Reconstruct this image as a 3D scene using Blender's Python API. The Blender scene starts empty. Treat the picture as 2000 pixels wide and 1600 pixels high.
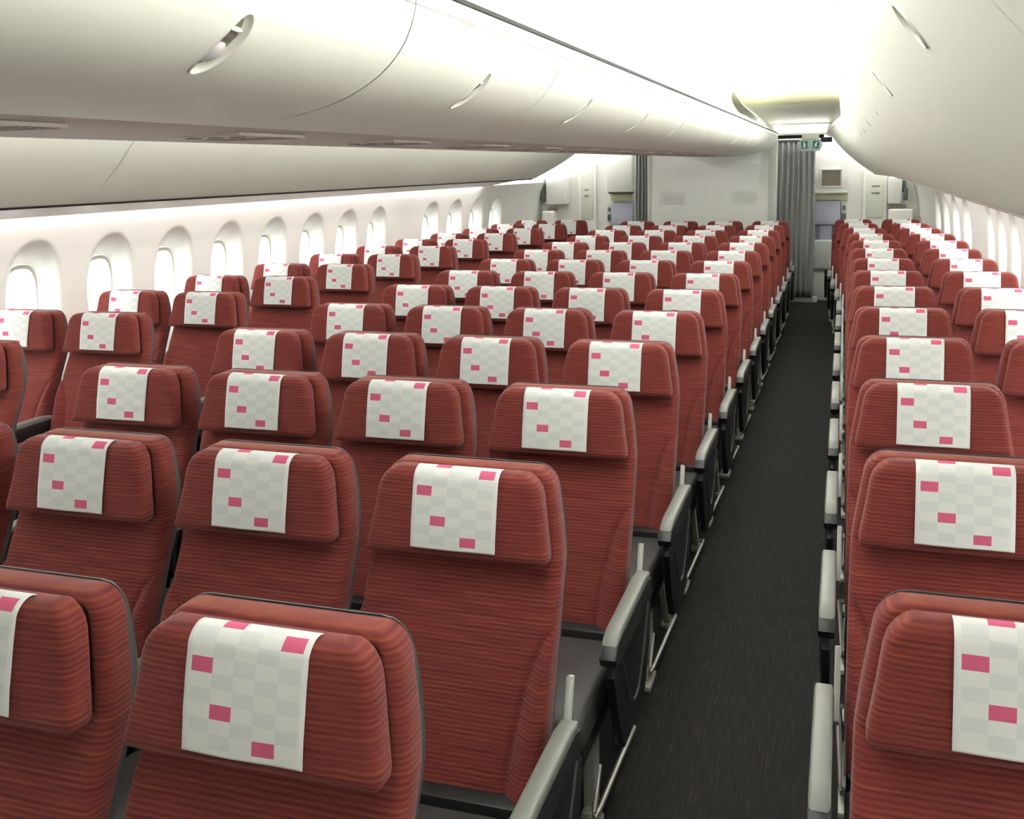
import bpy, bmesh, math, random
from mathutils import Vector, Matrix
random.seed(7)
SC = bpy.context.scene
COL = SC.collection

# ------------------------------------------------------------------ materials
def lin(c):
    return tuple(((v / 255) / 12.92 if v / 255 <= .04045 else ((v / 255 + .055) / 1.055) ** 2.4) for v in c)

def mat(name, rgb, rough=.5, metal=0.0, spec=.5, emit=0.0, ecol=None):
    m = bpy.data.materials.new(name); m.use_nodes = True
    b = m.node_tree.nodes['Principled BSDF']
    b.inputs['Base Color'].default_value = (*lin(rgb), 1)
    b.inputs['Roughness'].default_value = rough
    b.inputs['Metallic'].default_value = metal
    b.inputs['Specular IOR Level'].default_value = spec
    if emit:
        b.inputs['Emission Color'].default_value = (*(ecol or (1, 1, 1)), 1)
        b.inputs['Emission Strength'].default_value = emit
    return m

def N(m, t, **kw):
    n = m.node_tree.nodes.new(t)
    for k, v in kw.items(): setattr(n, k, v)
    return n

def fabric_material():
    m = mat('red_striped_fabric', (165, 74, 66), .85, spec=.15)
    L = m.node_tree.links.new; b = m.node_tree.nodes['Principled BSDF']
    tc = N(m, 'ShaderNodeTexCoord')
    def noise(sc, det):
        mp = N(m, 'ShaderNodeMapping'); mp.inputs['Scale'].default_value = sc
        L(tc.outputs['Object'], mp.inputs['Vector'])
        n = N(m, 'ShaderNodeTexNoise'); n.inputs['Scale'].default_value = 1; n.inputs['Detail'].default_value = det
        L(mp.outputs['Vector'], n.inputs['Vector']); return n
    n1 = noise((7, 7, 190), 1.5); n2 = noise((16, 16, 420), 1)
    w = N(m, 'ShaderNodeTexWave', wave_type='BANDS', bands_direction='Z')
    w.inputs['Scale'].default_value = 36; w.inputs['Distortion'].default_value = 1.2; w.inputs['Detail'].default_value = 1
    L(tc.outputs['Object'], w.inputs['Vector'])
    a1 = N(m, 'ShaderNodeMath', operation='MULTIPLY'); a1.inputs[1].default_value = .26; L(w.outputs['Fac'], a1.inputs[0])
    a2 = N(m, 'ShaderNodeMath', operation='MULTIPLY_ADD'); a2.inputs[1].default_value = .56; L(n1.outputs['Fac'], a2.inputs[0]); L(a1.outputs[0], a2.inputs[2])
    a3 = N(m, 'ShaderNodeMath', operation='MULTIPLY_ADD'); a3.inputs[1].default_value = .22; L(n2.outputs['Fac'], a3.inputs[0]); L(a2.outputs[0], a3.inputs[2])
    r = N(m, 'ShaderNodeValToRGB'); e = r.color_ramp.elements
    e[0].position = .22; e[0].color = (*lin(FAB[0]), 1)
    e[1].position = .82; e[1].color = (*lin(FAB[3]), 1)
    x = e.new(.42); x.color = (*lin(FAB[1]), 1)
    x = e.new(.62); x.color = (*lin(FAB[2]), 1)
    L(a3.outputs[0], r.inputs['Fac']); L(r.outputs['Color'], b.inputs['Base Color'])
    b.inputs['Sheen Weight'].default_value = .12
    b.inputs['Sheen Roughness'].default_value = .5
    bp = N(m, 'ShaderNodeBump'); bp.inputs['Strength'].default_value = .12; bp.inputs['Distance'].default_value = .002
    L(a3.outputs[0], bp.inputs['Height']); L(bp.outputs['Normal'], b.inputs['Normal'])
    return m

def carpet_material():
    m = mat('charcoal_carpet', (58, 54, 51), .95, spec=.1)
    L = m.node_tree.links.new; b = m.node_tree.nodes['Principled BSDF']
    tc = N(m, 'ShaderNodeTexCoord'); mp = N(m, 'ShaderNodeMapping'); mp.inputs['Scale'].default_value = (140, 9, 1)
    L(tc.outputs['Object'], mp.inputs['Vector'])
    n1 = N(m, 'ShaderNodeTexNoise'); n1.inputs['Scale'].default_value = 1; n1.inputs['Detail'].default_value = 3
    L(mp.outputs['Vector'], n1.inputs['Vector'])
    r = N(m, 'ShaderNodeValToRGB'); e = r.color_ramp.elements
    e[0].position = .35; e[0].color = (*lin((40, 39, 38)), 1)
    e[1].position = .72; e[1].color = (*lin((62, 54, 47)), 1)
    x = e.new(.58); x.color = (*lin((46, 44, 42)), 1)
    L(n1.outputs['Fac'], r.inputs['Fac']); L(r.outputs['Color'], b.inputs['Base Color'])
    return m

def curtain_material():
    m = mat('grey_curtain_cloth', (150, 152, 150), .9, spec=.15)
    L = m.node_tree.links.new; b = m.node_tree.nodes['Principled BSDF']
    tc = N(m, 'ShaderNodeTexCoord'); mp = N(m, 'ShaderNodeMapping'); mp.inputs['Scale'].default_value = (60, 60, 1.2)
    L(tc.outputs['Object'], mp.inputs['Vector'])
    n1 = N(m, 'ShaderNodeTexNoise'); n1.inputs['Scale'].default_value = 1; L(mp.outputs['Vector'], n1.inputs['Vector'])
    r = N(m, 'ShaderNodeValToRGB'); e = r.color_ramp.elements
    e[0].position = .3; e[0].color = (*lin((140, 142, 141)), 1); e[1].position = .7; e[1].color = (*lin((174, 176, 174)), 1)
    L(n1.outputs['Fac'], r.inputs['Fac']); L(r.outputs['Color'], b.inputs['Base Color'])
    return m

def leather_material():
    m = mat('charcoal_leather', (64, 62, 60), .5, spec=.4)
    L = m.node_tree.links.new; b = m.node_tree.nodes['Principled BSDF']
    n1 = N(m, 'ShaderNodeTexNoise'); n1.inputs['Scale'].default_value = 180
    tc = N(m, 'ShaderNodeTexCoord'); L(tc.outputs['Object'], n1.inputs['Vector'])
    bp = N(m, 'ShaderNodeBump'); bp.inputs['Strength'].default_value = .15; bp.inputs['Distance'].default_value = .001
    L(n1.outputs['Fac'], bp.inputs['Height']); L(bp.outputs['Normal'], b.inputs['Normal'])
    return m

def pane_material():
    m = bpy.data.materials.new('window_glass'); m.use_nodes = True
    nt = m.node_tree; nt.nodes.clear()
    o = nt.nodes.new('ShaderNodeOutputMaterial'); mx = nt.nodes.new('ShaderNodeMixShader')
    t = nt.nodes.new('ShaderNodeBsdfTransparent'); g = nt.nodes.new('ShaderNodeBsdfGlossy')
    t.inputs['Color'].default_value = (.95, .97, .97, 1); g.inputs['Roughness'].default_value = .05
    mx.inputs[0].default_value = .06
    nt.links.new(t.outputs[0], mx.inputs[1]); nt.links.new(g.outputs[0], mx.inputs[2]); nt.links.new(mx.outputs[0], o.inputs[0])
    return m

FAB = [(74, 30, 34), (107, 45, 42), (120, 53, 47), (136, 74, 46)]
M = dict(
    fabric=fabric_material(), leather=leather_material(), carpet=carpet_material(), curtain=curtain_material(),
    cover=mat('white_cover_paper', (216, 217, 213), .9, spec=.1),
    cover_grey=mat('grey_cover_print', (205, 209, 206), .9, spec=.1),
    cover_pink=mat('pink_cover_print', (198, 94, 124), .9, spec=.1),
    shell=mat('dark_grey_shell', (66, 68, 68), .35),
    shell_light=mat('light_grey_shell', (205, 207, 200), .4),
    cap=mat('arm_cap_grey', (110, 112, 106), .38),
    black=mat('black_plastic', (26, 26, 27), .45),
    chrome=mat('bright_metal', (215, 215, 210), .28, metal=.85),
    legmetal=mat('leg_grey_metal', (176, 176, 166), .4, metal=.3),
    panel=mat('warm_white_panel', (230, 232, 219), .45),
    panel2=mat('wall_white_panel', (242, 241, 235), .5),
    psu=mat('service_panel_beige', (205, 196, 186), .5),
    psu_side=mat('side_rail_beige', (176, 166, 156), .5),
    psu_dark=mat('service_panel_grey', (150, 142, 134), .5),
    ceil=mat('ceiling_white', (240, 240, 236), .6),
    cream=mat('cream_and_unlit_tint', (214, 212, 176), .5),  # soffit's unlit yellow tint put into the colour; niche panels share the cream
    soffit=mat('pale_unlit_tint', (232, 231, 212), .5),  # paler copy of the painted unlit tint, for the flatter lower part
    bulkhead=mat('bulkhead_white', (248, 248, 244), .5),
    dark=mat('dark_gasket', (24, 22, 17), .8),
    lamp=mat('cove_lamp_diffuser', (255, 255, 255), .5, emit=22.5, ecol=(1, 1, .985)),
    lampwall=mat('wall_wash_diffuser', (255, 255, 255), .5, emit=34.0, ecol=(1, 1, .985)),
    lampsoft=mat('door_zone_diffuser', (255, 255, 255), .5, emit=6.0, ecol=(1, 1, .98)),
    lavender=mat('lavender_vinyl', (182, 184, 200), .6),
    ltgrey=mat('light_grey_vinyl', (205, 209, 206), .55),
    strap=mat('harness_webbing', (120, 124, 134), .8),
    green=mat('exit_green', (48, 98, 84), .5, emit=.05, ecol=lin((60, 150, 118))),
    signbody=mat('sign_pale_green', (172, 192, 184), .4, emit=.05, ecol=lin((196, 220, 208))),
    white=mat('sign_white', (245, 248, 245), .5, emit=.2),
    brown=mat('picture_brown', (122, 108, 90), .4),
    brown2=mat('picture_olive', (112, 108, 94), .4),
    handset=mat('handset_grey', (104, 110, 110), .5),
    lilac=mat('latch_lilac', (208, 200, 200), .4),
    latchdark=mat('latch_grey', (112, 104, 98), .4),
    olive=mat('latch_recess', (126, 126, 96), .5),
    pane=pane_material(),
)

# ------------------------------------------------------------------ mesh helpers
def mesh(name, V, F, m, parent=None, smooth=True, fm=None, angle=None):
    me = bpy.data.meshes.new(name); me.from_pydata([tuple(v) for v in V], [], F); me.validate()
    ms = m if isinstance(m, (list, tuple)) else [m]
    for x in ms: me.materials.append(x)
    bm = bmesh.new(); bm.from_mesh(me)
    if fm:
        for f, k in zip(bm.faces, fm): f.material_index = k
    bmesh.ops.recalc_face_normals(bm, faces=bm.faces)
    if smooth:
        for f in bm.faces: f.smooth = True
        if angle is not None:
            for e in bm.edges:
                if len(e.link_faces) == 2 and e.calc_face_angle(0) > angle: e.smooth = False
    bm.to_mesh(me); bm.free()
    o = bpy.data.objects.new(name, me); COL.objects.link(o)
    if parent: o.parent = parent
    return o

def bm_obj(name, bm, m, parent=None, smooth=True, angle=.6):
    V = [v.co.copy() for v in bm.verts]; bm.verts.index_update()
    F = [[v.index for v in f.verts] for f in bm.faces]
    bm.free()
    return mesh(name, V, F, m, parent, smooth, None, angle)

class MB:
    """collects simple shapes for one mesh"""
    def __init__(s): s.V = []; s.F = []; s.K = []; s.k = 0
    def add(s, V, F):
        n = len(s.V); s.V += [Vector(v) for v in V]; s.F += [[i + n for i in f] for f in F]; s.K += [s.k] * len(F); return s
    def box(s, x0, x1, y0, y1, z0, z1, bev=0.0, seg=2):
        bm = bmesh.new(); bmesh.ops.create_cube(bm, size=1)
        for v in bm.verts:
            v.co = Vector(((x0 + x1) / 2 + v.co.x * (x1 - x0), (y0 + y1) / 2 + v.co.y * (y1 - y0), (z0 + z1) / 2 + v.co.z * (z1 - z0)))
        if bev: bmesh.ops.bevel(bm, geom=list(bm.edges), offset=bev, segments=seg, profile=.5, affect='EDGES')
        bm.verts.index_update()
        s.add([v.co.copy() for v in bm.verts], [[v.index for v in f.verts] for f in bm.faces]); bm.free(); return s
    def prism(s, poly, axis, a, b, bev=0.0, seg=2):
        """poly in the two other axes (order x,y,z without axis) pushed from a to b along axis"""
        def P(p, c):
            return {0: (c, p[0], p[1]), 1: (p[0], c, p[1]), 2: (p[0], p[1], c)}[axis]
        bm = bmesh.new(); n = len(poly)
        A = [bm.verts.new(P(p, a)) for p in poly]; B = [bm.verts.new(P(p, b)) for p in poly]
        bm.faces.new(A); bm.faces.new(B[::-1])
        for i in range(n): bm.faces.new([A[i], B[i], B[(i + 1) % n], A[(i + 1) % n]])
        if bev:
            bmesh.ops.recalc_face_normals(bm, faces=bm.faces)
            ed = [e for e in bm.edges if (e.verts[0] in A) == (e.verts[1] in A)]
            bmesh.ops.bevel(bm, geom=ed, offset=bev, segments=seg, profile=.5, affect='EDGES')
        bm.verts.index_update()
        s.add([v.co.copy() for v in bm.verts], [[v.index for v in f.verts] for f in bm.faces]); bm.free(); return s
    def tube(s, pts, r, n=10):
        pts = [Vector(p) for p in pts]; rings = []; V = []; F = []
        for i, p in enumerate(pts):
            d = (pts[min(i + 1, len(pts) - 1)] - pts[max(i - 1, 0)]).normalized()
            a = d.cross(Vector((0, 0, 1)) if abs(d.z) < .95 else Vector((1, 0, 0))).normalized(); b = d.cross(a)
            for k in range(n): V.append(p + (a * math.cos(2 * math.pi * k / n) + b * math.sin(2 * math.pi * k / n)) * r)
        for i in range(len(pts) - 1):
            for k in range(n):
                F.append([i * n + k, i * n + (k + 1) % n, (i + 1) * n + (k + 1) % n, (i + 1) * n + k])
        F.append(list(range(n))[::-1]); F.append([(len(pts) - 1) * n + k for k in range(n)])
        return s.add(V, F)
    def build(s, name, m, parent=None, smooth=True, angle=.6):
        return mesh(name, s.V, s.F, m, parent, smooth, s.K if isinstance(m, (list, tuple)) else None, angle)

def lerp(a, b, t): return a + (b - a) * t
def interp(tab, x):
    if x <= tab[0][0]: return tab[0][1]
    for (x0, v0), (x1, v1) in zip(tab[:-1], tab[1:]):
        if x <= x1: return lerp(v0, v1, (x - x0) / (x1 - x0))
    return tab[-1][1]
def smoothtab(tab, n=60):
    """Catmull-Rom resample of a table"""
    out = []
    for i in range(len(tab) - 1):
        p0, p1, p2, p3 = tab[max(i - 1, 0)], tab[i], tab[i + 1], tab[min(i + 2, len(tab) - 1)]
        for k in range(n // (len(tab) - 1) + 1):
            t = k / (n // (len(tab) - 1) + 1)
            out.append(tuple(.5 * (2 * p1[j] + (p2[j] - p0[j]) * t + (2 * p0[j] - 5 * p1[j] + 4 * p2[j] - p3[j]) * t * t + (-p0[j] + 3 * p1[j] - 3 * p2[j] + p3[j]) * t ** 3) for j in (0, 1)))
    return out + [tab[-1]]
def sst(a, b, x):
    t = min(1, max(0, (x - a) / (b - a))); return t * t * (3 - 2 * t)

def tag(o, label, cat=None, group=None, kind=None):
    o['label'] = label
    if cat: o['category'] = cat
    if group: o['group'] = group
    if kind: o['kind'] = kind
    return o
def structure(o, label): return tag(o, label, kind='structure')
def empty(name, loc=(0, 0, 0)):
    o = bpy.data.objects.new(name, None); COL.objects.link(o); o.location = loc; o.empty_display_size = .1; return o

def pad(hw, z0, z1, yf, yr, r, nx, nz, ctop=0.0, cbot=0.0, rr=.01):
    """upholstered slab: hw(z) half width, yf/yr(x,z) front and rear surfaces, r edge rounding, ctop/cbot corner radii"""
    def spaced(n, rel):
        out = []
        ed = [0, .06, .18, .38, .65]
        for e in ed: out.append(e * rel)
        k = n - 2 * len(ed)
        for i in range(k + 1): out.append(rel + (1 - 2 * rel) * i / k)
        for e in ed[::-1]: out.append(1 - e * rel)
        return out
    zs = [z0 + (z1 - z0) * t for t in spaced(nz, max(r, ctop, cbot) * 1.02 / (z1 - z0))]
    xs = [2 * t - 1 for t in spaced(nx, r / (2 * hw((z0 + z1) / 2)))]
    V = []; F = []; nxx = len(xs); nzz = len(zs)
    for side in (0, 1):
        for z in zs:
            h = hw(z)
            if ctop and z > z1 - ctop: h -= ctop * (1 - math.sqrt(max(0, 1 - ((z - (z1 - ctop)) / ctop) ** 2)))
            if cbot and z < z0 + cbot: h -= cbot * (1 - math.sqrt(max(0, 1 - (((z0 + cbot) - z) / cbot) ** 2)))
            for u in xs:
                x = u * h; e = max(0, min(h - abs(x), z1 - z, z - z0))
                if side == 0:
                    d = r - math.sqrt(max(0, r * r - (r - e) ** 2)) if e < r else 0
                    V.append((x, yf(x, z) + d, z))
                else:
                    d = rr - math.sqrt(max(0, rr * rr - (rr - e) ** 2)) if e < rr else 0
                    V.append((x, yr(x, z) - d, z))
    S = nxx * nzz
    for j in range(nzz - 1):
        for i in range(nxx - 1):
            a = j * nxx + i
            F.append([a, a + 1, a + nxx + 1, a + nxx]); F.append([S + a, S + a + nxx, S + a + nxx + 1, S + a + 1])
    for j in range(nzz - 1):
        a = j * nxx; b = a + nxx - 1
        F.append([a, a + nxx, S + a + nxx, S + a]); F.append([b, S + b, S + b + nxx, b + nxx])
    for i in range(nxx - 1):
        a = i; b = (nzz - 1) * nxx + i
        F.append([a, S + a, S + a + 1, a + 1]); F.append([b, b + 1, S + b + 1, S + b])
    return V, F

# ------------------------------------------------------------------ layout numbers (metres; x across, y aft, z up)
PITCH, Y0, S, G, GL = .84, 1.2087, .5226, 1.0799, 1.0784
DYL, DYR = .3228, .3073
def tp(y): return .053 * max(0, y - 9.5)          # the cabin narrows towards the tail

# ------------------------------------------------------------------ one seat
YB = smoothtab([(.44, -.205), (.60, -.125), (.80, -.045), (.95, .030), (1.06, .056), (1.18, .078)])
def yb(z): return interp(YB, z)
def yh(z): return interp([(.94, -.046), (.97, -.037), (1.05, -.016), (1.15, .004), (1.2, .012)], z)
HWB = [(.44, .230), (.60, .236), (.80, .236), (.93, .233), (1.00, .223), (1.15, .197)]
HWH = [(.94, .219), (.965, .217), (1.03, .205), (1.145, .187)]
def back_front(x, z):
    y = yb(z)
    t = (z - .44) / .38
    if t < 1:
        xs = .255 - .100 * math.sqrt(max(0, 1 - max(0, t) ** 2)); d = abs(x) - xs
        if d > -.01: y -= .024 * sst(-.004, .040, d)
        if abs(d) < .010: y += .008 * (1 - abs(d) / .010)
    if z > .925:
        h = interp(HWB, z)
        y += .026 * sst(.925, .955, z) * sst(0, .010, min(h - .026 - abs(x), 1.131 - .024 - z)) - .004 * sst(.94, .97, z)
    return y
def head_dome(x, z):
    return -.010 * (1 - (x / .21) ** 2) * math.sin(math.pi * min(1, max(0, (z - .945) / .21)))
HEAD_T = .052

def cover_profile():
    """(distance along, y, z) from bottom front, over the top, to the rear"""
    P = []
    zb, zt, r = .966, 1.110, .026
    for i in range(15):
        z = lerp(zb, zt, i / 14); P.append((yh(z) - .004, z))
    yc = yh(zt) + r
    for i in range(1, 13):
        a = math.pi * i / 12; P.append((yc - math.cos(a) * (r + .004), zt + math.sin(a) * (r + .004)))
    return P

def make_seat_parts(kind):
    aisle = {'R': 1, 'L': -1}.get(kind, 0)
    """aisle: +1 / -1 which end carries the aisle armrest, 0 for none"""
    P = []
    V, F = pad(lambda z: interp(HWB, z), .465, 1.131, back_front, lambda x, z: yb(z) + .060, .022, 84, 84, ctop=.042, cbot=.02)
    P.append((mesh('backrest', V, F, M['fabric']), []))
    V, F = pad(lambda z: interp(HWB, z) - .001, 0.42, 1.1325, lambda x, z: yb(z) + .054, lambda x, z: yb(z) + .0635 + .03 * math.cos(x * 5)*sst(-1.13, -1.03, -z), .004, 26, 30, ctop=.043, cbot=.03)
    P.append((mesh('back_shell', V, F, M['shell']), []))
    V, F = pad(lambda z: interp(HWH, z), .945, 1.136, lambda x, z: yh(z) + head_dome(x, z), lambda x, z: yh(z) + HEAD_T, .019, 40, 30, ctop=.047, cbot=.014, rr=.010)
    head = mesh('headrest', V, F, M['fabric'])
    # printed cover: five columns of checks, eight rows, folded over the top
    pr = cover_profile(); L = [0]
    for a, b in zip(pr[:-1], pr[1:]): L.append(L[-1] + math.dist(a, b))
    def at(s):
        y = interp(list(zip(L, [p[0] for p in pr])), s); z = interp(list(zip(L, [p[1] for p in pr])), s); return y, z
    total = L[-1]; rows = [0, .010]; rh = .0218
    for k in range(9): rows.append(.010 + rh * (k + 1))
    ss = [0.0]; rid = []
    full = rows + [min(total, rows[-1] + .03), total]
    for j in range(len(full) - 1):
        for q in range(3):
            ss.append(lerp(full[j], full[j + 1], (q + 1) / 3)); rid.append(7 - (j - 1))
    cw = .0364; xs = [-.101, -.091] + [-.091 + cw * (i + 1) for i in range(5)] + [.101]
    xs = [-.101, -.091, -.0546, -.0182, .0182, .0546, .091, .101]
    V = []; F = []; K = []
    for s_ in ss:
        y, z = at(s_)
        for x in xs:
            V.append((x, y + head_dome(x, z) * (1 if s_ < .16 else max(0, 1 - (s_ - .16) / .03)) - (.0012 * math.sin(40 * x + 9 * z) if s_ < .05 else 0), z))
    nx = len(xs)
    pink = {(0, 2), (1, 5), (3, 7), (4, 0), (1, -1)}
    for j in range(len(ss) - 1):
        for i in range(nx - 1):
            F.append([j * nx + i, j * nx + i + 1, (j + 1) * nx + i + 1, (j + 1) * nx + i])
            c, r = i - 1, rid[j]
            K.append(0 if not (0 <= c <= 4 and -1 <= r <= 7) else 2 if (c, r) in pink else 1 if (c + r) % 2 == 0 else 0)
    cov = mesh('headrest_cover', V, F, [M['cover'], M['cover_grey'], M['cover_pink']], fm=K)
    sd = cov.modifiers.new('thick', 'SOLIDIFY'); sd.thickness = .0015; sd.offset = 0
    cov['label'] = 'white paper headrest cover with grey and pink checks'
    P.append((head, [cov]))
    # cushion
    b = MB(); b.prism([(-.165, .385), (-.165, .455), (-.24, .468), (-.46, .470), (-.60, .468), (-.645, .455), (-.665, .425), (-.665, .39), (-.64, .365), (-.5, .36)], 0, -.233, .233, bev=.02, seg=3)
    P.append((b.build('seat_cushion', M['leather'], angle=.9), []))
    b = MB(); b.box(-.225, .225, -.60, -.08, .30, .372, .01); b.box(-.23, .23, -.225, -.09, .36, .490, .012)
    P.append((b.build('seat_frame', M['black']), []))
    # armrests
    def arm(x, aisle_side):
        b = MB()
        b.prism([(-.10, .575), (-.09, .615), (-.14, .628), (-.51, .628), (-.56, .618), (-.582, .595), (-.570, .572), (-.52, .562), (-.2, .555)], 0, x - .0225, x + .0225, bev=.006)
        body = b.build('armrest', M['black'])
        b = MB(); b.prism([(-.105, .618), (-.10, .637), (-.16, .646), (-.49, .644), (-.535, .636), (-.556, .620), (-.51, .618)], 0, x - .021, x + .021, bev=.007, seg=3)
        cap = b.build('arm_cap', M['cap'])
        cap['label'] = 'light grey armrest top'
        P.append((body, [cap]))
        sx = 1 if x > 0 else -1
        b = MB()
        if aisle_side:
            b.prism([(-.085, .57), (-.53, .565), (-.55, .53), (-.48, .36), (-.42, .27), (-.16, .26), (-.06, .40), (-.04, .52)], 0, x - .012, x + .012, bev=.005)
            P.append((b.build('side_panel', M['black']), []))
            b = MB(); pts = []
            for i in range(13):
                t = i / 12; pts.append((x + sx * .013, lerp(-.47, -.10, t), .545 - .20 * math.sin(math.pi * t)))
            b.tube(pts, .005, 8); P.append((b.build('side_trim', M['shell']), []))
        else:
            b.prism([(-.06, .60), (-.13, .59), (-.15, .50), (-.17, .40), (-.09, .40), (-.03, .52)], 0, x - .008, x + .008, bev=.003)
            P.append((b.build('armrest_hinge', M['black']), []))
        return body
    arm(.283 if kind == 'R' else .2613, kind == 'R')
    if kind == 'L': arm(-.283, True)
    if kind == 'W': arm(-.2613, False)
    if aisle:
        x = .254 * aisle
        b = MB(); b.prism([(-.030, .50), (-.050, .52), (.005, .68), (.030, .67)], 0, x - .007, x + .007, bev=.003)
        P.append((b.build('shell_trim', M['shell_light']), []))
    # legs: post, foot and bright low rail
    def leg(x):
        b = MB(); b.box(x - .016, x + .016, -.405, -.345, .055, .33, .004)
        b.box(x - .014, x + .014, -.40, -.12, .305, .335, .004); b.box(x - .03, x + .03, -.48, -.35, 0, .022, .005); b.box(x - .014, x + .014, -.44, -.37, .018, .07, .004)
        b.box(x - .02, x + .02, .02, .10, 0, .02, .004); b.prism([(.045, .015), (.085, .015), (-.12, .33), (-.16, .33)], 0, x - .012, x + .012, bev=.003)
        l = b.build('leg', M['legmetal'])
        s_ = 1 if x > 0 else -1
        b = MB(); b.tube([(x + .012 * s_, -.33, .15), (x + .016 * s_, -.42, .062), (x + .018 * s_, -.43, .05), (x + .022 * s_, -.38, .046), (x + .03 * s_, -.1, .05), (x + .034 * s_, .05, .05), (x + .02 * s_, .065, .045)], .0085, 8)
        rail = b.build('foot_rail', M['chrome']); rail['label'] = 'bright metal rail by the floor'
        P.append((l, [rail]))
    for x in ((.19, -.19) if aisle >= 0 else (-.21, .19)): leg(x)
    # black box of electronics beside the leg
    b = MB(); b.box(-.10, .12, -.52, -.30, .24, .302, .008); P.append((b.build('equipment_box', M['black']), []))
    return P

PROTO = {}
def seat(kind, x, y, label):
    root = empty('airplane_seat', (x, y, 0))
    tag(root, label, 'seat', 'red striped seats in rows')
    if kind not in PROTO:
        parts = make_seat_parts(kind)
        for o, subs in parts:
            o.parent = root
            for s_ in subs: s_.parent = o
        PROTO[kind] = parts
    else:
        for o, subs in PROTO[kind]:
            c = o.copy(); COL.objects.link(c); c.parent = root
            for s_ in subs:
                d = s_.copy(); COL.objects.link(d); d.parent = c
    return root

ORD = 'first second third fourth fifth sixth seventh eighth ninth tenth eleventh twelfth thirteenth'.split() + ['last']
X = {'C': -1.5 * S, 'D': -.5 * S, 'E': .5 * S, 'F': 1.5 * S, 'G': 1.5 * S + G, 'H': 2.5 * S + G, 'B': -1.5 * S - GL, 'A': -2.5 * S - GL}
KIND = dict(A='W', B='R', C='L', D='I', E='I', F='R', G='L', H='I')
TXT = dict(
    F='red striped seat at the carpeted aisle end of the four-seat {} row',
    E='red striped seat second from the carpeted aisle in the four-seat {} row',
    D='red striped seat third from the carpeted aisle in the four-seat {} row',
    C='red striped seat fourth from the carpeted aisle in the four-seat {} row',
    G='red striped aisle-side seat of the {} pair across the carpeted aisle',
    H='red striped wall-side seat of the {} pair across the carpeted aisle',
    B='red striped aisle-side seat of the {} pair beside the bright arched windows',
    A='red striped window-side seat of the {} pair beside the bright arched windows')
FIRST = dict(F=0, E=0, D=1, C=1, G=0, H=3, B=2, A=3)
for c in 'FEDCGHBA':
    for k in range(FIRST[c], 14):
        y = Y0 + PITCH * k + (DYL if c in 'AB' else DYR if c in 'GH' else 0)
        x = X[c]
        if c in 'AB': x += tp(y)
        if c in 'GH': x -= tp(y)
        n = k - (2 if c in 'AB' else 0)
        word = 'last' if k == 13 else ORD[n]
        seat(KIND[c], x, y, TXT[c].format(word))

# ------------------------------------------------------------------ floor
YA, YZ = -3.0, 13.95                       # cabin runs from behind the camera to the tail wall
f = MB(); f.box(-2.7, 2.7, YA, YZ + .2, -.05, 0)
structure(f.build('floor', M['carpet'], smooth=False), 'charcoal carpet with faint brown flecks')

# ------------------------------------------------------------------ side walls with window recesses
WX = smoothtab([(0, 2.56), (.3, 2.66), (.7, 2.735), (1.0, 2.745), (1.25, 2.725), (1.45, 2.685), (1.60, 2.625)])
def wx(z): return interp(WX, z)
WP = .635; WY0 = 4.563
def rrect(cs, ct, hs, ht, p, n):
    """superellipse-like outline, list of (s,t)"""
    out = []
    for i in range(n):
        a = 2 * math.pi * i / n; c, s_ = math.cos(a), math.sin(a)
        out.append((cs + hs * math.copysign(abs(c) ** (2 / p), c), ct + ht * math.copysign(abs(s_) ** (2 / p), s_)))
    return out
def holed(Mf, s0, s1, t0, t1, outline, inner, depth, rings=5, fun=5, cap=False, ease=1.0, per=(16, 16)):
    """flat sheet [s0,s1]x[t0,t1] with a funnel-shaped hole; outline / inner = (s, t, half s, half t, power)"""
    cs, ct = outline[0], outline[1]; B = []
    for i in range(per[0]): B.append((lerp(s0, s1, i / per[0]), t0))
    for i in range(per[1]): B.append((s1, lerp(t0, t1, i / per[1])))
    for i in range(per[0]): B.append((lerp(s1, s0, i / per[0]), t1))
    for i in range(per[1]): B.append((s0, lerp(t1, t0, i / per[1])))
    # spread the hole points evenly in angle, the outer points evenly along the edge
    def on(o, s, t):
        u, v = (s - cs) / (s1 - s0), (t - ct) / (t1 - t0)
        c, d = u * (o[2] * 2) , v * (o[3] * 2)
        r = (abs(c / o[2]) ** o[4] + abs(d / o[3]) ** o[4]) ** (-1 / o[4])
        return (o[0] + c * r, o[1] + d * r)
    O = [on(outline, *b) for b in B]; I = [on(inner, *b) for b in B]
    n = len(B); V = []; F = []
    for j in range(rings + 1):
        for b, o in zip(B, O):
            q = j / rings; V.append(Mf(lerp(b[0], o[0], q), lerp(b[1], o[1], q), 0))
    for k in range(1, fun + 1):
        for o, i in zip(O, I):
            q = k / fun; V.append(Mf(lerp(o[0], i[0], q), lerp(o[1], i[1], q), depth * q ** ease))
    T_ = rings + fun
    for j in range(T_):
        for i in range(n): F.append([j * n + i, j * n + (i + 1) % n, (j + 1) * n + (i + 1) % n, (j + 1) * n + i])
    if cap: F.append([T_ * n + i for i in range(n)])
    return V, F
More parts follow.
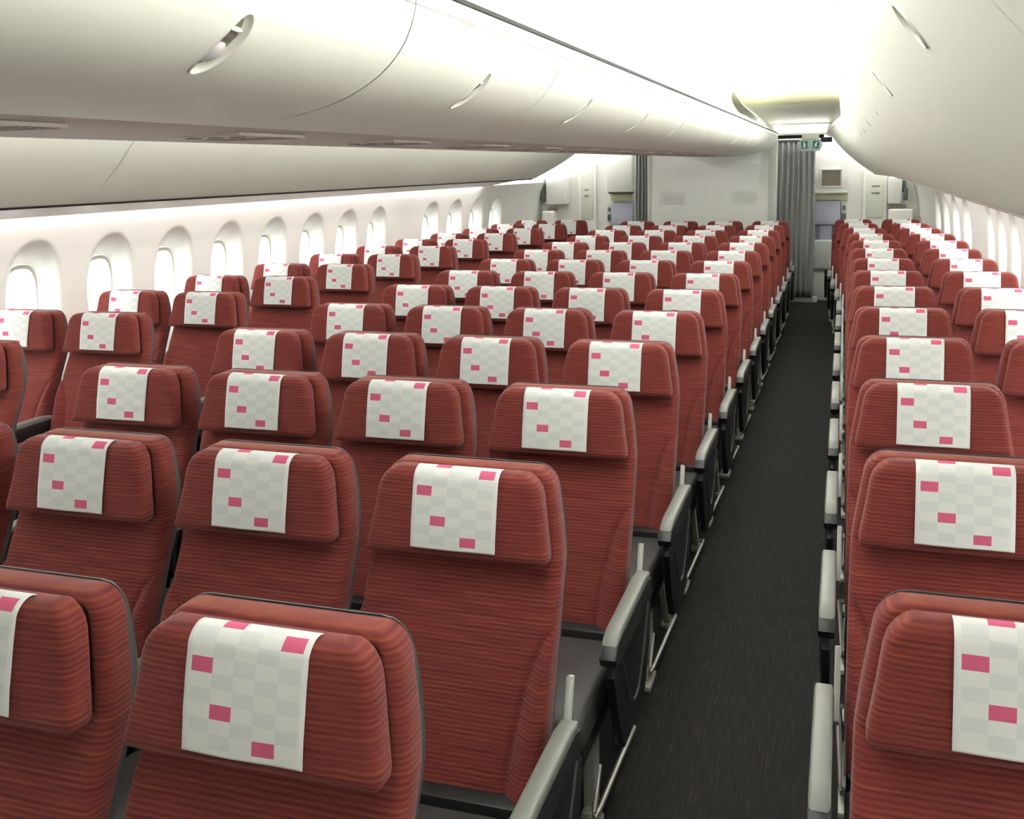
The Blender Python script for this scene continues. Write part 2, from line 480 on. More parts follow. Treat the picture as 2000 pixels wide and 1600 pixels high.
def wall(sg, side):
    def Mf(s, t, d): return Vector((sg * (wx(s) + d - tp(t)), t, s))
    V = []; F = []
    k = -10
    ys = []
    while True:
        y = WY0 + WP * k
        if y - WP / 2 > 12.45: break
        ys.append((k, y)); k += 1
    panes = []
    for k, y in ys:
        t0, t1 = y - WP / 2, y + WP / 2
        if k == 8 or y < -2.5:
            vv = []; ff = []
            for i in range(21):
                for t in (t0, t1): vv.append(Mf(lerp(.0, 1.60, i / 20), t, 0))
            for i in range(20): ff.append([2 * i, 2 * i + 1, 2 * i + 3, 2 * i + 2])
        else:
            out = rrect(1.135, y, .325, .205, 2.9, 56)
            inn = rrect(1.085, y, .235, .138, 2.8, 56)
            vv, ff = holed(Mf, .0, 1.60, t0, t1, (1.125, y, .340, .212, 2.25), (1.085, y, .235, .138, 2.7), .105, rings=8, fun=10, ease=1.45, per=(20, 12))
            panes.append((y, inn))
        n = len(V); V += vv; F += [[a + n for a in f_] for f_ in ff]
    # plain ends
    for (t0, t1) in ((YA, ys[0][1] - WP / 2), (ys[-1][1] + WP / 2, YZ + .1)):
        vv = []; ff = []
        for i in range(21):
            for t in (t0, t1): vv.append(Mf(lerp(.0, 1.60, i / 20), t, 0))
        for i in range(20): ff.append([2 * i, 2 * i + 1, 2 * i + 3, 2 * i + 2])
        n = len(V); V += vv; F += [[a + n for a in f_] for f_ in ff]
    structure(mesh('wall_' + side, V, F, M['panel2'], angle=1.2), 'white moulded cabin sidewall with arched window recesses' + (' above the seats' if sg < 0 else ' seen edge-on'))
    return Mf, panes
WN = 0
for sg, side in ((-1, 'left'), (1, 'right')):
    Mf, panes = wall(sg, side)
    for y, inn in panes:
        WN += 1
        n = len(inn); cs, ct = 1.085, y
        V = []; F = []
        for q, d in ((1.0, .100), (.90, .100), (.88, .110), (1.0, .125)):
            for s, t in inn: V.append(Mf(cs + (s - cs) * q, ct + (t - ct) * q, d))
        for j in range(3):
            for i in range(n): F.append([j * n + i, j * n + (i + 1) % n, (j + 1) * n + (i + 1) % n, (j + 1) * n + i])
        fr = mesh('window_%d' % WN, V, F, M['panel'], angle=.6)
        structure(fr, 'oval cabin window in a deep arched recess')
        V = [Mf(cs + (s - cs) * .93, ct + (t - ct) * .93, .108) for s, t in inn] + [Mf(cs + (s - cs) * .93, ct + (t - ct) * .93, .113) for s, t in inn]
        F = [list(range(n)), list(range(n, 2 * n))[::-1]] + [[i, (i + 1) % n, n + (i + 1) % n, n + i] for i in range(n)]
        mesh('pane', V, F, M['pane'], fr, smooth=False)

# ------------------------------------------------------------------ overhead bins
def bez(a, b, c, n=24):
    return [((1 - t) ** 2 * a[0] + 2 * t * (1 - t) * b[0] + t * t * c[0], (1 - t) ** 2 * a[1] + 2 * t * (1 - t) * b[1] + t * t * c[1]) for t in [i / n for i in range(n + 1)]]
CBP = bez((.36, 1.905), (.80, 1.92), (.80, 2.165))
SBP = bez((2.0, 1.672), (1.655, 1.93), (1.55, 2.20))
def arclen(P):
    L = [0]
    for a, b in zip(P[:-1], P[1:]): L.append(L[-1] + math.dist(a, b))
    return L
def profile_map(P, sg, taper, into, slant=None):
    L = arclen(P); T = L[-1]
    fx = list(zip(L, [p[0] for p in P])); fz = list(zip(L, [p[1] for p in P]))
    def Mf(s, t, d):
        x, z = interp(fx, s), interp(fz, s); e = .004
        dx, dz = interp(fx, min(T, s + e)) - interp(fx, max(0, s - e)), interp(fz, min(T, s + e)) - interp(fz, max(0, s - e))
        l = math.hypot(dx, dz) or 1
        nx, nz = -dz / l, dx / l
        if nx * into[0] + nz * into[1] < 0: nx, nz = -nx, -nz
        if slant: t = slant(s / T, t)
        x += nx * d; z += nz * d
        return Vector((sg * (x - (tp(t) if taper else 0)), t, z))
    return Mf, T, fx, fz
BP = 1.065
def bin_unit(kind, sg, k, t0, t1, label, slant=None):
    P, taper, into = (CBP, False, (-1, 1)) if kind == 'c' else (SBP, True, (1, 1))
    Mf, T, fx, fz = profile_map(P, sg, taper, into, slant)
    yc = (t0 + t1) / 2
    root = empty('overhead_bin', (0, 0, 0)); tag(root, label, 'overhead bin', 'overhead bins')
    # latch sits between 38 % and 62 % of the way up for the centre run, 48-58 % for the side run
    smid, hs, ht = (0, .066, .027) if kind == 'c' else (0, .036, .028)
    smid = SM[kind]
    plain = kind == 's' and sg < 0
    out = rrect(smid, yc, hs, ht, 2.2, 40); inn = rrect(smid, yc, hs * .86, ht * .80, 2.2, 40)
    V, F = holed(Mf, 0, T, t0 + .002, t1 - .002, (smid, yc, hs, ht, 2.2), (smid, yc, hs * .86, ht * .80, 2.2), 0 if plain else .009, rings=10, fun=4, cap=True, ease=.6, per=(26, 16))
    d = mesh('bin_door', V, F, M['panel'], root, angle=.7)
    # latch: rim, paddle, button
    V = []; n = 40; F = []
    for q, dd in ((1.07, .000), (1.035, -.0035), (.99, -.001), (.97, .004)):
        for s, t in out: V.append(Mf(smid + (s - smid) * q, yc + (t - yc) * q, dd))
    for j in range(3):
        for i in range(n): F.append([j * n + i, j * n + (i + 1) % n, (j + 1) * n + (i + 1) % n, (j + 1) * n + i])
    if not plain: latch = mesh('latch', V, F, M['panel'], d)
    def lens(name, s, hs_, ht_, d0, d1, m):
        V = []; F = []
        for j in range(6):
            a = j / 5 * math.pi / 2
            for i in range(24):
                b = 2 * math.pi * i / 24
                V.append(Mf(s + hs_ * math.cos(a) * math.cos(b), yc + ht_ * math.cos(a) * math.sin(b), lerp(d0, d1, math.sin(a))))
        for j in range(5):
            for i in range(24): F.append([j * 24 + i, j * 24 + (i + 1) % 24, (j + 1) * 24 + (i + 1) % 24, (j + 1) * 24 + i])
        return mesh(name, V, F, m, d)
    if not plain:
        lens('latch_dish', smid, hs * .85, ht * .79, .0086, .0080, M['olive'])
        lens('latch_paddle', smid - hs * .30, hs * .38, ht * .74, .008, -.001, M['lilac'])
        lens('latch_button', smid + hs * .30, hs * .20, ht * .72, .008, .003, M['latchdark'])
        lens('latch_bar', smid + hs * .52, hs * .05, ht * .70, .008, -.001, M['panel'])
        sb = MB(); sv = T - .040
        for (w_, ta, tb) in ((.0018, t0 + .004, t1 - .004), (.005, yc - .30, yc - .20)):
            q0, q1 = sv - w_, sv + w_; nn = 6
            P4 = []
            for i in range(nn + 1):
                t = lerp(ta, tb, i / nn)
                for (sq, dq) in ((q0, -.0008), (q1, -.0008), (q1, .001), (q0, .001)): P4.append(Mf(sq, t, dq))
            sb.add(P4, [[4 * i + a_, 4 * i + (a_ + 1) % 4, 4 * i + 4 + (a_ + 1) % 4, 4 * i + 4 + a_] for i in range(nn) for a_ in range(4)])
        sb.build('upper_seam', M['latchdark'], d, smooth=False)
    # housing behind the door
    V = []; F = []
    pts = [(i / 16 * T, .006 if abs(i - 9) > 4 else .026) for i in range(17)]
    for t in (t0 + .001, t1 - .001):
        for s, dd in pts: V.append(Mf(s, t, dd))
        if kind == 'c': ex = [(.70, 2.165), (.62, 2.19), (.0, 2.19), (.0, 1.93)]
        else: ex = [(1.62, 2.19), (2.35, 2.17), (2.52, 1.70), (2.08, 1.72)]
        for x, z in ex: V.append(Vector((sg * (x - (tp(t) if taper else 0)), slant((z - 1.67) / .53, t) if slant else t, z)))
    m_ = len(V) // 2
    F = [list(range(m_)), list(range(m_, 2 * m_))[::-1]] + [[i, (i + 1) % m_, m_ + (i + 1) % m_, m_ + i] for i in range(m_)]
    mesh('bin_housing', V, F, M['panel'], root, angle=.5)
    return root
def s_of_x(P, x):
    L = arclen(P); b = min(range(len(P) - 1), key=lambda i: 0 if min(P[i][0], P[i + 1][0]) <= x <= max(P[i][0], P[i + 1][0]) else 9)
    t = (x - P[b][0]) / (P[b + 1][0] - P[b][0]); return lerp(L[b], L[b + 1], t)
SM = {'c': s_of_x(CBP, .712), 's': s_of_x(SBP, 1.672)}
for k in range(-3, 12):
    t0, t1 = 1.34 + BP * (k - .5), 1.34 + BP * (k + .5)
    if k == 11: t1 = 13.2
    lab = ('white overhead bin above the four-seat rows, {} along from the camera'.format(ORD[max(0, k)] if k < 11 else 'last') if k >= 0 else 'white overhead bin above the four-seat rows, behind the camera position')
    if k >= 0: bin_unit('c', 1, k, t0, t1, lab)
for sg in (1, -1):
    for k in range(-3 if sg > 0 else 1, 10):
        t0, t1 = 1.51 + BP * (k - .5), 1.51 + BP * (k + .5)
        sl = None
        if k == 9:
            t1 = 11.55
            sl = (lambda a, b: (lambda s, t: t + s * 1.05 * (t - a) / (b - a)))(t0, t1)
        if sg > 0 and k < 0: continue
        n = k if sg > 0 else k - 1
        w = 'last' if k == 9 else ORD[n]
        bin_unit('s', sg, k, t0, t1, ('white overhead bin along the wall across the carpeted aisle, {} from the camera' if sg > 0 else 'white overhead bin above the arched window row, {} from the camera').format(w), sl)
# runs of bins continue as plain moulded lining behind the camera
for nm, P, sg, tpz in (('trim_1', CBP, 1, 0), ('trim_2', SBP, 1, 1), ('trim_3', SBP, -1, 1)):
    V = []; F = []; e = .8075 if nm == 'trim_1' else .9775 if sg > 0 else 2.0425
    for t in (YA, e):
        for x, z in P: V.append((sg * x, t, z))
    n = len(P); F = [[i, i + 1, n + i + 1, n + i] for i in range(n - 1)]
    structure(mesh(nm, V, F, M['panel']), 'white moulded bin lining ahead of the bins')

# ------------------------------------------------------------------ service panel strips
def strip(name, prof, m, label, taper=0, y0=YA, y1=13.2, step=.5, sg=1):
    V = []; F = []; ys = []
    y = y0
    while y < y1 - 1e-6: ys.append(y); y += step
    ys.append(y1)
    for y in ys:
        for x, z in prof: V.append((sg * (x - (tp(y) if taper else 0)), y, z))
    n = len(prof)
    for j in range(len(ys) - 1):
        for i in range(n - 1): F.append([j * n + i, j * n + i + 1, (j + 1) * n + i + 1, (j + 1) * n + i])
    return structure(mesh(name, V, F, m, angle=.5), label)
strip('trim_4', [(.385, 1.935), (.365, 1.915), (.345, 1.906), (.20, 1.898), (0, 1.889), (-.20, 1.898), (-.36, 1.906), (-.385, 1.935), (-.62, 2.3)], M['psu'], 'beige service panel rail under the bins over the four-seat rows')
for sg, nm in ((1, 'trim_5'), (-1, 'trim_6')):
    strip(nm, [(2.06, 1.73), (2.035, 1.692), (2.10, 1.672), (2.30, 1.640), (2.54, 1.595), (2.56, 1.60), (2.56, 1.66), (2.63, 1.66)], M['psu_side'], 'beige service panel rail under the bins ' + ('above the arched windows' if sg < 0 else 'across the carpeted aisle'), 1, YA, 11.5, .3, sg)
    # wash light tucked between rail and sidewall
    V = []; F = []; ys = [YA + .5 * i for i in range(32) if YA + .5 * i < 11.6]
    for y in ys:
        for x in (2.568, 2.620): V.append((sg * (x - tp(y)), y, 1.645))
    F = [[2 * i, 2 * i + 1, 2 * i + 3, 2 * i + 2] for i in range(len(ys) - 1)]
    tag(mesh('wall_wash_light', V, F, M['lampwall'], smooth=False), 'slim wash light hidden above the ' + ('arched windows' if sg < 0 else 'sidewall across the carpeted aisle'), 'light', 'slim cabin lights')
for sg, nm in ((1, 'trim_19'), (-1, 'trim_20')):
    strip(nm, [(1.995, 1.674), (2.0, 1.664), (2.014, 1.662), (2.036, 1.692)], M['dark'] if sg < 0 else M['psu_side'], ('dark' if sg < 0 else 'beige') + ' seam under the bin doors ' + ('above the arched windows' if sg < 0 else 'across the carpeted aisle'), 1, YA, 11.5, .3, sg)
# units on the rails: reading lights and vents (centre underside is seen at a graze)
for k in range(0, 13):
    y = 1.35 + PITCH * k
    r = empty('reading_light_unit', (.17, y, 1.8955))
    tag(r, 'small beige light and vent unit under the bins over the {} four-seat row'.format(ORD[k]), 'service unit', 'reading light units')
    b = MB(); b.box(-.11, .11, -.15, .15, -.003, .006, .002); b.build('unit_plate', M['psu'], r)
    for i in range(3):
        b = MB(); b.tube([(-.06 + i * .06, -.08, -.006), (-.06 + i * .06, -.08, 0)], .018, 14); b.build('reading_lamp', M['psu_dark'], r)
    b = MB()
    for i in range(5): b.box(-.11, .11, .03 + i * .022, .04 + i * .022, -.005, -.002)
    b.build('vent', M['psu_dark'], r)

# ------------------------------------------------------------------ ceiling
def sweep(prof, ys, tpf=0):
    V = []; F = []
    for y in ys:
        for x, z in prof: V.append((x, y, z))
    n = len(prof)
    for j in range(len(ys) - 1):
        for i in range(n - 1): F.append([j * n + i, j * n + i + 1, (j + 1) * n + i + 1, (j + 1) * n + i])
    return V, F
VAULT = smoothtab([(.66, 2.235), (.50, 2.36), (.44, 2.52), (.56, 2.65), (.9, 2.675), (1.25, 2.64), (1.55, 2.54), (1.72, 2.40), (1.66, 2.28)], 40)
VY = 11.1
CV, CF = [], []
def addm(V, F):
    n = len(CV); CV.extend(V); CF.extend([[i + n for i in f] for f in F])
for sg in (1, -1):
    V, F = sweep([(sg * x, z) for x, z in VAULT], [YA, 2, 7, VY]); addm(V, F)
# outer lining above the bins closes the cabin
hull = [(2.64, 1.64), (2.62, 2.0), (2.35, 2.5), (1.8, 2.85), (.9, 3.0), (0, 3.02), (-.9, 3.0), (-1.8, 2.85), (-2.35, 2.5), (-2.62, 2.0), (-2.64, 1.64)]
V, F = sweep(hull, [YA, 5, 10, YZ + .2]); addm(V, F)
structure(mesh('ceiling', CV, CF, M['ceil'], angle=.9), 'white vaulted ceiling over the aisles')
# dark gaskets along the upper bin edges
strip('trim_21', [(.793, 2.171), (.775, 2.184), (.66, 2.236)], M['ceil'], 'white ledge between ceiling and bins over the four-seat rows', 0, YA, 13.2, .5)
strip('trim_7', [(.801, 2.157), (.8035, 2.159), (.803, 2.169), (.793, 2.171)], M['dark'], 'dark seam between ceiling and bins over the four-seat rows', 0, YA, 13.2, .5)
strip('trim_8', [(1.552, 2.200), (1.556, 2.212), (1.66, 2.282)], M['psu_dark'], 'thin seam between ceiling and bins across the carpeted aisle', 1, YA, 12.6, .5)
strip('trim_9', [(1.552, 2.200), (1.556, 2.212), (1.66, 2.282)], M['psu_dark'], 'thin seam between ceiling and bins above the arched windows', 1, YA, 12.6, .5, -1)
strip('trim_10', [(.80, 2.165), (.775, 2.184), (.66, 2.236)], M['dark'], 'dark seam on the far side of the bins over the four-seat rows', 0, YA, 13.2, .5, -1)
# cove lamps
for sg in (1, -1):
    for x0, z0, x1, z1, w in ((.70, 2.232, .60, 2.292, 'over the four-seat bins'), (1.62, 2.275, 1.70, 2.36, 'over the wall bins')):
        V, F = sweep([(sg * x0, z0), (sg * x1, z1)], [.3, 3, 7, VY - .1])
        tag(mesh('cove_light', V, F, M['lamp'], smooth=False), 'long white cove light {} of the {} aisle'.format(w, 'carpeted' if sg > 0 else 'hidden'), 'light', 'slim cabin lights')

# soffit where the vault ends, stepping down to the header over the curtain
V = []; F = []; nst = 14
prof = [(lerp(.40, 1.72, i / 24), ) for i in range(25)]
for j in range(nst + 1):
    for i in range(25):
        x = lerp(.36, 1.75, i / 24); vz = 2.69 - .10 * max(0, (x - .9) / .6) ** 2
        if j <= 7:
            a = j / 7 * math.pi / 2
            y = VY + .55 * (1 - math.cos(a)); z = lerp(vz, 2.43, math.sin(a))
        else:
            q = (j - 7) / (nst - 7); y = lerp(VY + .55, 13.22, q); z = lerp(2.43, 2.285, q)
        V.append((x, y, z))
for j in range(nst):
    for i in range(24): F.append([j * 25 + i, j * 25 + i + 1, (j + 1) * 25 + i + 1, (j + 1) * 25 + i])
SK = [0 if j < 7 else 1 for j in range(nst) for i in range(24)]  # stronger unlit tint on the curved face, paler on the flat panel
structure(mesh('trim_11', V, F, [M['cream'], M['soffit']], fm=SK, angle=.9), 'curved soffit, unlit yellow tint painted in, stepping down before the curtain')
# left-hand twin over the other aisle, and the low ceiling of the door zone
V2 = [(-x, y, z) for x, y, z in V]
structure(mesh('trim_12', V2, F, [M['cream'], M['soffit']], fm=SK, angle=.9), 'curved soffit, unlit yellow tint painted in, over the hidden aisle')
b = MB(); b.box(-2.6, 2.6, 13.25, YZ + .2, 2.36, 2.40)
structure(b.build('trim_13', M['ceil'], smooth=False), 'low white ceiling of the door zone')
# side panels between soffit and bins
for sg, nm in ((1, 'trim_14'), (-1, 'trim_15')):
    V = []; F = []
    P = [(sg * .80, 2.165), (sg * .74, 2.25), (sg * .55, 2.42), (sg * .38, 2.68)]
    V, F = sweep(P, [VY - .02, 12, 13.22])
    structure(mesh(nm, V, F, M['ceil']), 'white cheek panel between bins and soffit')

# ------------------------------------------------------------------ bulkhead behind the four-seat rows
BY = 13.25
def scoop(Mx0, Mx1, z0, z1):
    """recess that deepens towards its lower ledge: list of (s,t) rings handled as a grid"""
    V = []; F = []; nx, nz = 12, 10
    for j in range(nz + 1):
        for i in range(nx + 1):
            u, v = i / nx, j / nz
            d = .13 * (v ** 2.4) * min(1, 6 * u, 6 * (1 - u)) ** .6
            V.append((lerp(Mx0, Mx1, u), BY + d, lerp(z1, z0, v)))
    for j in range(nz):
        for i in range(nx): a = j * (nx + 1) + i; F.append([a, a + 1, a + nx + 2, a + nx + 1])
    n = len(V)
    for i in range(nx + 1): V.append((lerp(Mx0, Mx1, i / nx), BY, z0))
    for i in range(nx): a = nz * (nx + 1) + i; F.append([a, a + 1, n + i + 1, n + i])
    return V, F
xs = [-.81, -.70, -.35, .20, .56, .69]; zs = [0, 1.285, 1.50, 2.20]
V = []; F = []
for z in zs:
    for x in xs: V.append((x, BY, z))
for j in range(3):
    for i in range(5):
        if j == 1 and i in (1, 3): continue
        a = j * 6 + i; F.append([a, a + 1, a + 7, a + 6])
for a, b_ in ((-.70, -.35), (.20, .56)):
    v, f = scoop(a, b_, 1.285, 1.50); n = len(V); V += v; F += [[i + n for i in q] for q in f]
n = len(V)
V += [(-.81, BY + .14, 0), (.69, BY + .14, 0), (.69, BY + .14, 2.2), (-.81, BY + .14, 2.2)]
F += [[n, n + 1, n + 2, n + 3], [0, 18, n + 3, n], [5, n + 1, n + 2, 23]]
structure(mesh('wall_rear', V, F, M['bulkhead'], smooth=True, angle=.4), 'white rear bulkhead with two scooped recesses behind the four-seat rows')
b = MB(); b.box(.69, .785, BY - .02, BY + .15, 0, 2.16, .012, 3); b.box(-.85, -.80, BY - .015, BY + .15, 0, 1.95, .01, 3)
structure(b.build('trim_16', M['shell_light']), 'pale grey edge posts of the rear bulkhead')
# header over the doorway with its light
b = MB(); b.k = 0; b.box(.45, 1.50, BY - .03, BY + .04, 2.262, 2.30, .004); b.box(.70, 1.36, BY - .02, BY + .10, 2.140, 2.168, .004); b.k = 1; b.box(.74, 1.34, BY, BY + .10, 2.10, 2.142); b.box(.45, 1.55, BY - .034, BY - .028, 2.29, 2.305)
hd = b.build('trim_17', [M['panel'], M['dark']]); structure(hd, 'door header with dark seams above the grey curtain')
b = MB(); b.box(.46, 1.40, BY + .0, BY + .03, 2.17, 2.262, .004)
tag(b.build('doorway_light', M['lampsoft']), 'white light band in the header over the grey curtain', 'light', 'slim cabin lights')
b = MB(); b.prism([(1.36, 2.14), (1.40, 2.26), (1.55, 2.285), (1.55, 2.255), (1.43, 2.10)], 1, BY - .10, BY + .05, bev=.006); 
structure(b.build('trim_18', M['psu']), 'angled beige corner bracket at the header end')
b = MB(); b.box(1.30, 1.44, BY - .05, BY + .02, 2.045, 2.105, .006)
tag(b.build('door_monitor', M['black']), 'small black unit under the header beside the exit sign', 'monitor')

# exit sign
r = empty('exit_sign', (1.185, 13.12, 2.015)); tag(r, 'pale green exit sign with two running figures hanging under the header', 'exit sign')
b = MB(); b.prism([(-.145, 0), (-.12, .062), (-.10, .078), (.10, .078), (.12, .062), (.145, 0), (.12, -.062), (.10, -.078), (-.10, -.078), (-.12, -.062)], 1, -.03, .03, bev=.006); b.build('sign_case', M['signbody'], r)
for sx in (-.068, .068):
    b = MB(); b.box(sx - .036, sx + .036, -.035, -.029, -.046, .046); pl = b.build('pictogram_plate', M['green'], r, smooth=False)
    b = MB(); q = -1 if sx < 0 else 1
    b.tube([(sx + .008 * q, -.0375, .028), (sx + .008 * q, -.0352, .028)], .008, 12)
    b.prism([(sx - .006, .018), (sx + .010, .018), (sx + .004, -.012), (sx - .010, -.012)], 1, -.0375, -.0352)
    b.prism([(sx - .010, -.010), (sx - .002, -.010), (sx - .018 * q - .004, -.036), (sx - .018 * q + .004, -.036)], 1, -.0375, -.0352)
    b.prism([(sx - .002, -.010), (sx + .006, -.010), (sx + .020 * q, -.024), (sx + .020 * q + .006, -.034)], 1, -.0375, -.0352)
    b.prism([(sx - .004, .014), (sx + .006, .014), (sx - .020 * q, .0), (sx - .020 * q, .006)], 1, -.0375, -.0352)
    b.build('running_figure', M['white'], pl, smooth=False)
b = MB(); b.box(-.10, .10, -.02, .02, .078, .135, .004); b.build('bracket', M['panel'], r)

# ------------------------------------------------------------------ curtains
def curtain(x0, x1, y, z0, z1, label, folds, amp):
    r = empty('curtain', ((x0 + x1) / 2, y, z0)); tag(r, label, 'curtain', 'grey galley curtains')
    V = []; F = []; nx, nz = folds * 10, 14
    rnd = [random.uniform(.5, 1.2) for _ in range(folds + 2)]; ph = [random.uniform(-.5, .5) for _ in range(folds + 2)]
    for j in range(nz + 1):
        v = j / nz
        for i in range(nx + 1):
            u = i / nx; k = int(u * folds)
            a = amp * lerp(rnd[k], rnd[k + 1], u * folds - k)
            V.append((lerp(x0, x1, u) - (x0 + x1) / 2 + .006 * math.sin(7 * v + 5 * u), a * math.sin(2 * math.pi * u * folds + ph[k] * v), v * (z1 - z0)))
    for j in range(nz):
        for i in range(nx): a = j * (nx + 1) + i; F.append([a, a + 1, a + nx + 2, a + nx + 1])
    c = mesh('curtain_cloth', V, F, M['curtain'], r); sd = c.modifiers.new('thick', 'SOLIDIFY'); sd.thickness = .003
    b = MB(); b.box(-(x1 - x0) / 2 - .02, (x1 - x0) / 2 + .04, -.02, .02, z1 - z0, z1 - z0 + .03, .004)
    b.build('rail', M['shell'], r)
    return r
curtain(.775, 1.245, 13.55, .07, 2.06, 'grey pleated curtain half closing the carpeted aisle', 7, .030)
curtain(-1.06, -.875, 13.55, .07, 1.94, 'narrow gathered grey curtain beside the bulkhead at the hidden aisle', 4, .028)
b = MB(); b.box(.76, 1.30, 13.62, 13.70, 0, .075, .006)
structure(b.build('baseboard_rear', M['ltgrey']), 'pale kick strip under the grey curtain')

# ------------------------------------------------------------------ tail wall: attendant seats, cabinets, panels
RY = 13.95
V = [(-2.62, RY, 0), (2.62, RY, 0), (2.62, RY, 2.42), (-2.62, RY, 2.42)]
structure(mesh('wall_back', V, [[0, 1, 2, 3]], M['panel2'], smooth=False), 'plain white tail wall behind the attendant seats')
V = [(-2.8, YA, 0), (2.8, YA, 0), (2.8, YA, 3.05), (-2.8, YA, 3.05)]
structure(mesh('wall_front', V, [[3, 2, 1, 0]], M['panel2'], smooth=False), 'plain white wall ahead of the seats')

def attendant(x0, x1, sg, where):
    r = empty('attendant_seat', ((x0 + x1) / 2, RY, 0)); h = (x1 - x0) / 2
    tag(r, 'folded pale attendant seat with lavender headrest ' + where, 'attendant seat', 'attendant seats')
    b = MB(); b.box(-h - .02, h + .02, -.12, -.001, 0, .40, .008); b.build('seat_base', M['ltgrey'], r)
    b = MB(); b.box(-h + .03, h - .05, -.135, -.115, .06, .36, .006); b.build('base_panel', M['shell_light'], r)
    b = MB(); b.box(-h, h, -.155, -.02, .42, .80, .02, 3); b.build('folded_seat', M['ltgrey'], r)
    b = MB(); b.box(-h, h, -.075, -.001, .80, .99, .01); bk = b.build('backrest', M['lavender'], r)
    for sx in (-.10, .09):
        b = MB(); b.box(sx - .02, sx + .02, -.088, -.072, .80, .99, .004); b.build('harness_strap', M['strap'], bk)
    b = MB(); b.box(-h - .005, h + .005, -.085, -.07, .985, 1.005, .003); b.box(-h - .005, h + .005, -.16, -.14, .405, .42, .003); b.build('seam_rail', M['strap'], r)
    b = MB(); b.prism([(-.001, 1.00), (-.11, 1.00), (-.115, 1.05), (-.105, 1.22), (-.06, 1.30), (-.001, 1.31)], 0, -h, h, bev=.012); b.build('headrest', M['lavender'], r)
    return r
attendant(1.215, 1.555, 1, 'beyond the carpeted aisle')
attendant(-1.47, -1.165, -1, 'beyond the hidden aisle, over the seat tops')

def interphone(x, label):
    r = empty('interphone', (x, RY, 1.04)); tag(r, label, 'interphone', 'interphone handsets')
    b = MB(); b.box(-.034, .034, -.03, -.001, 0, .235, .005); b.build('cradle', M['shell_light'], r)
    b = MB(); b.box(-.018, .018, -.055, -.03, .14, .20, .008); b.box(-.026, .026, -.05, -.03, .02, .10, .008); b.build('handset', M['handset'], r)
interphone(1.600, 'grey interphone handset beside the attendant seat across the carpeted aisle')
interphone(-1.508, 'grey interphone handset beside the attendant seat beyond the hidden aisle')

# stowage over the attendant seats
r = empty('galley_cabinet', (1.432, RY, 1.41)); tag(r, 'white wall cabinet with a small framed brown picture above the attendant seat', 'cabinet')
b = MB(); b.box(-.215, .212, -.16, -.001, .0, .76, .008); b.build('cabinet_body', M['panel2'], r)
b = MB(); b.box(-.215, .212, -.175, -.155, -.01, .015, .004); b.build('bottom_lip', M['shell_light'], r)
fx0, fx1, fz0, fz1 = -.118, .116, .085, .285
b = MB(); b.box(fx0 - .02, fx1 + .02, -.178, -.155, fz0 - .02, fz0, .003); b.box(fx0 - .02, fx1 + .02, -.178, -.155, fz1, fz1 + .02, .003); b.box(fx0 - .02, fx0, -.178, -.155, fz0, fz1, .003); b.box(fx1, fx1 + .02, -.178, -.155, fz0, fz1, .003)
fr = b.build('picture_frame', M['shell_light'], r)
b = MB(); b.box(fx0, fx1, -.166, -.16, fz0, fz1); b.k = 1; b.box(fx0 + .02, fx1 - .05, -.168, -.166, fz0 + .105, fz1 - .01)
b.build('picture', [M['brown'], M['brown2']], fr, smooth=False)
b = MB(); b.box(-.20, .21, -.06, -.001, -.10, -.012, .004); nb = b.build('niche_panel', M['cream'], r)
r = empty('galley_cabinet', (-1.335, RY, 1.45)); tag(r, 'plain white wall cabinet above the attendant seat beyond the hidden aisle', 'cabinet')
b = MB(); b.box(-.175, .17, -.16, -.001, 0, .62, .008); b.build('cabinet_body', M['panel2'], r)
b = MB(); b.box(-.16, .17, -.165, -.001, -.022, -.001, .003); b.build('bottom_lip', M['shell'], r)
b = MB(); b.box(-.15, .15, -.06, -.001, -.12, -.025, .004); b.build('niche_panel', M['cream'], r)

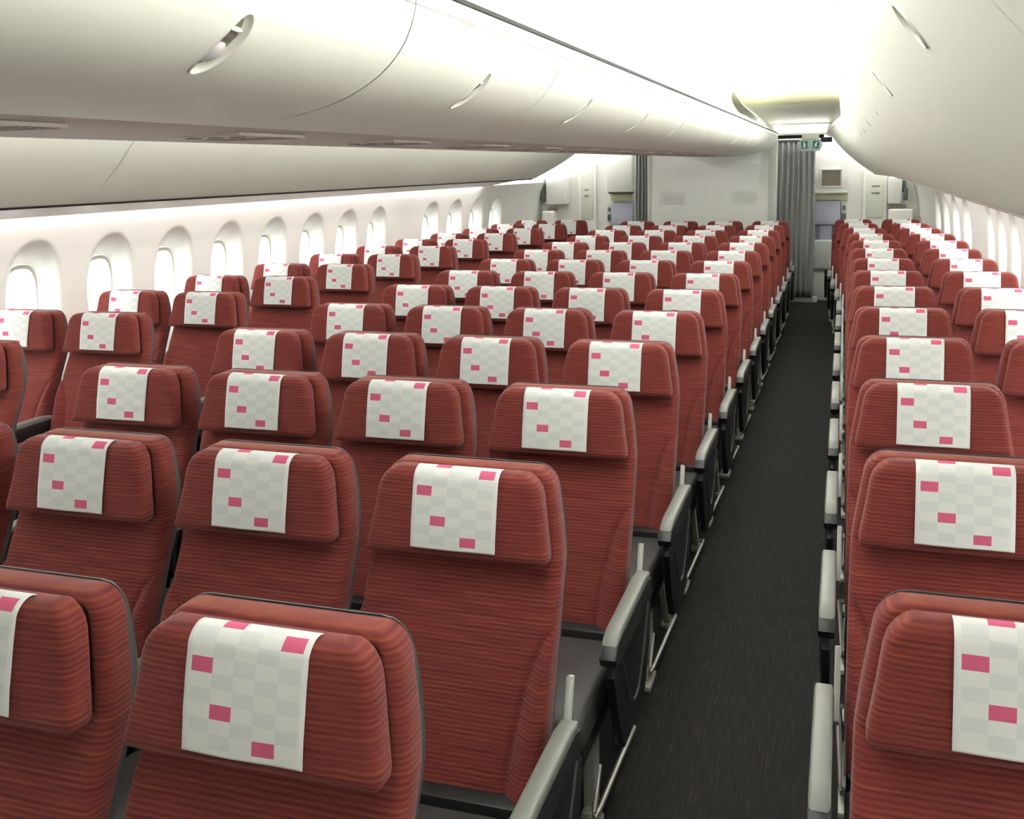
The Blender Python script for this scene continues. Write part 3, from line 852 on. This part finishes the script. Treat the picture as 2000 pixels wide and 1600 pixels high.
# closet panels and door-side boxes on both outboard sides
def outboard(sg, aisle_txt):
    def bx(b, a, c, *rest, **kw): b.box(min(sg * a, sg * c), max(sg * a, sg * c), *rest, **kw)
    r = empty('closet', (0, RY, 0)); tag(r, 'tall white closet panel with two small catches ' + aisle_txt, 'closet', 'white closets')
    x0, x1 = (1.868, 2.079) if sg > 0 else (1.735, 1.907)
    top = 1.66 if sg > 0 else 1.78
    b = MB(); bx(b, x0 - .04, x1 + .04, -.05, -.001, .0, top + .05, .008); b.build('closet_body', M['panel2'], r)
    b = MB(); bx(b, x0, x1, -.064, -.048, 1.08, top - .01, .006); dr = b.build('closet_door', M['panel'], r)
    b = MB(); bx(b, x0 + .06, x1 - .05, -.073, -.062, 1.48, 1.495, .003); bx(b, x0 + .06, x1 - .05, -.073, -.062, 1.39, 1.41, .003); b.build('catch', M['psu_dark'], dr)
    r = empty('door_assist_box', (0, RY, 0)); tag(r, 'white box with dark handle at the cabin door ' + aisle_txt, 'box', 'white door boxes')
    x0, x1, z0, z1 = (2.125, 2.29, 1.265, 1.60) if sg > 0 else (2.08, 2.38, 1.285, 1.66)
    b = MB(); bx(b, x0, x1, -.20, -.001, z0, z1, .02, 3); b.build('box_body', M['panel2'], r)
    b = MB(); bx(b, x1 + .005, x1 + .05, -.16, -.001, z0 + .14, z1 - .02, .01); bx(b, x1 + .02, x1 + .07, -.20, -.15, z0 + .04, z0 + .20, .008); b.build('handle', M['handset'], r)
    r = empty('slide_bustle', (0, RY, 0)); tag(r, 'white door bustle with dark slot ' + aisle_txt, 'door bustle', 'door bustles')
    x0, x1 = (2.14, 2.45) if sg > 0 else (2.25, 2.48)
    b = MB(); bx(b, x0, min(x1, 2.43), -.26, -.001, .62, 1.20, .03, 3); b.build('bustle_body', M['panel2'], r)
    b = MB(); bx(b, x0 + .02, x1 - .10, -.12, -.001, 1.205, 1.235, .004); b.build('slot', M['psu_dark'], r)
outboard(1, 'past the pairs across the carpeted aisle')
outboard(-1, 'past the pairs beside the arched windows')
# lamp in the door zone
for x0, x1, w in ((-2.3, -1.0, 'hidden'), (.9, 2.2, 'carpeted')):
    b = MB(); b.box(x0, x1, 13.45, 13.70, 2.345, 2.36)
    tag(b.build('door_zone_light', M['lampsoft'], smooth=False), 'flat white ceiling light in the door zone past the {} aisle'.format(w), 'light', 'slim cabin lights')
# small dome on the vault
b = MB(); b.tube([(1.0, 4.15, 2.64), (1.0, 4.15, 2.68)], .022, 16)
tag(b.build('ceiling_sensor', M['psu_dark']), 'tiny grey sensor on the white vaulted ceiling', 'sensor')

# ------------------------------------------------------------------ world and camera
w = bpy.data.worlds.new('sky'); SC.world = w; w.use_nodes = True
w.node_tree.nodes['Background'].inputs[0].default_value = (1, 1, 1, 1)
w.node_tree.nodes['Background'].inputs[1].default_value = 8.5

cam = bpy.data.cameras.new('camera'); co = bpy.data.objects.new('camera', cam); COL.objects.link(co)
F_, PX, PY_ = 1978.8399, 1000.079, 627.21
yaw, pit, rol = .316752, .150071, -.019877
cy, sy = math.cos(yaw), math.sin(yaw)
fw = Vector((-sy * math.cos(pit), cy * math.cos(pit), -math.sin(pit))); rt = Vector((cy, sy, 0)); up = rt.cross(fw)
r2 = rt * math.cos(rol) + up * math.sin(rol); u2 = -rt * math.sin(rol) + up * math.cos(rol)
mw = Matrix((( r2.x, u2.x, -fw.x, 1.59294), (r2.y, u2.y, -fw.y, 0), (r2.z, u2.z, -fw.z, 1.80754), (0, 0, 0, 1)))
co.matrix_world = mw
cam.sensor_width = 36; cam.lens = F_ / 2000 * 36; cam.sensor_fit = 'HORIZONTAL'
cam.shift_x = (1000 - PX) / 2000; cam.shift_y = (PY_ - 800) / 2000; cam.clip_start = .02
SC.camera = co
vs = SC.view_settings; vs.view_transform = 'Standard'; vs.look = 'None'; vs.gamma = 1; vs.use_curve_mapping = False
vs.exposure = 0.1
SC.cycles.max_bounces = 7; SC.cycles.diffuse_bounces = 5
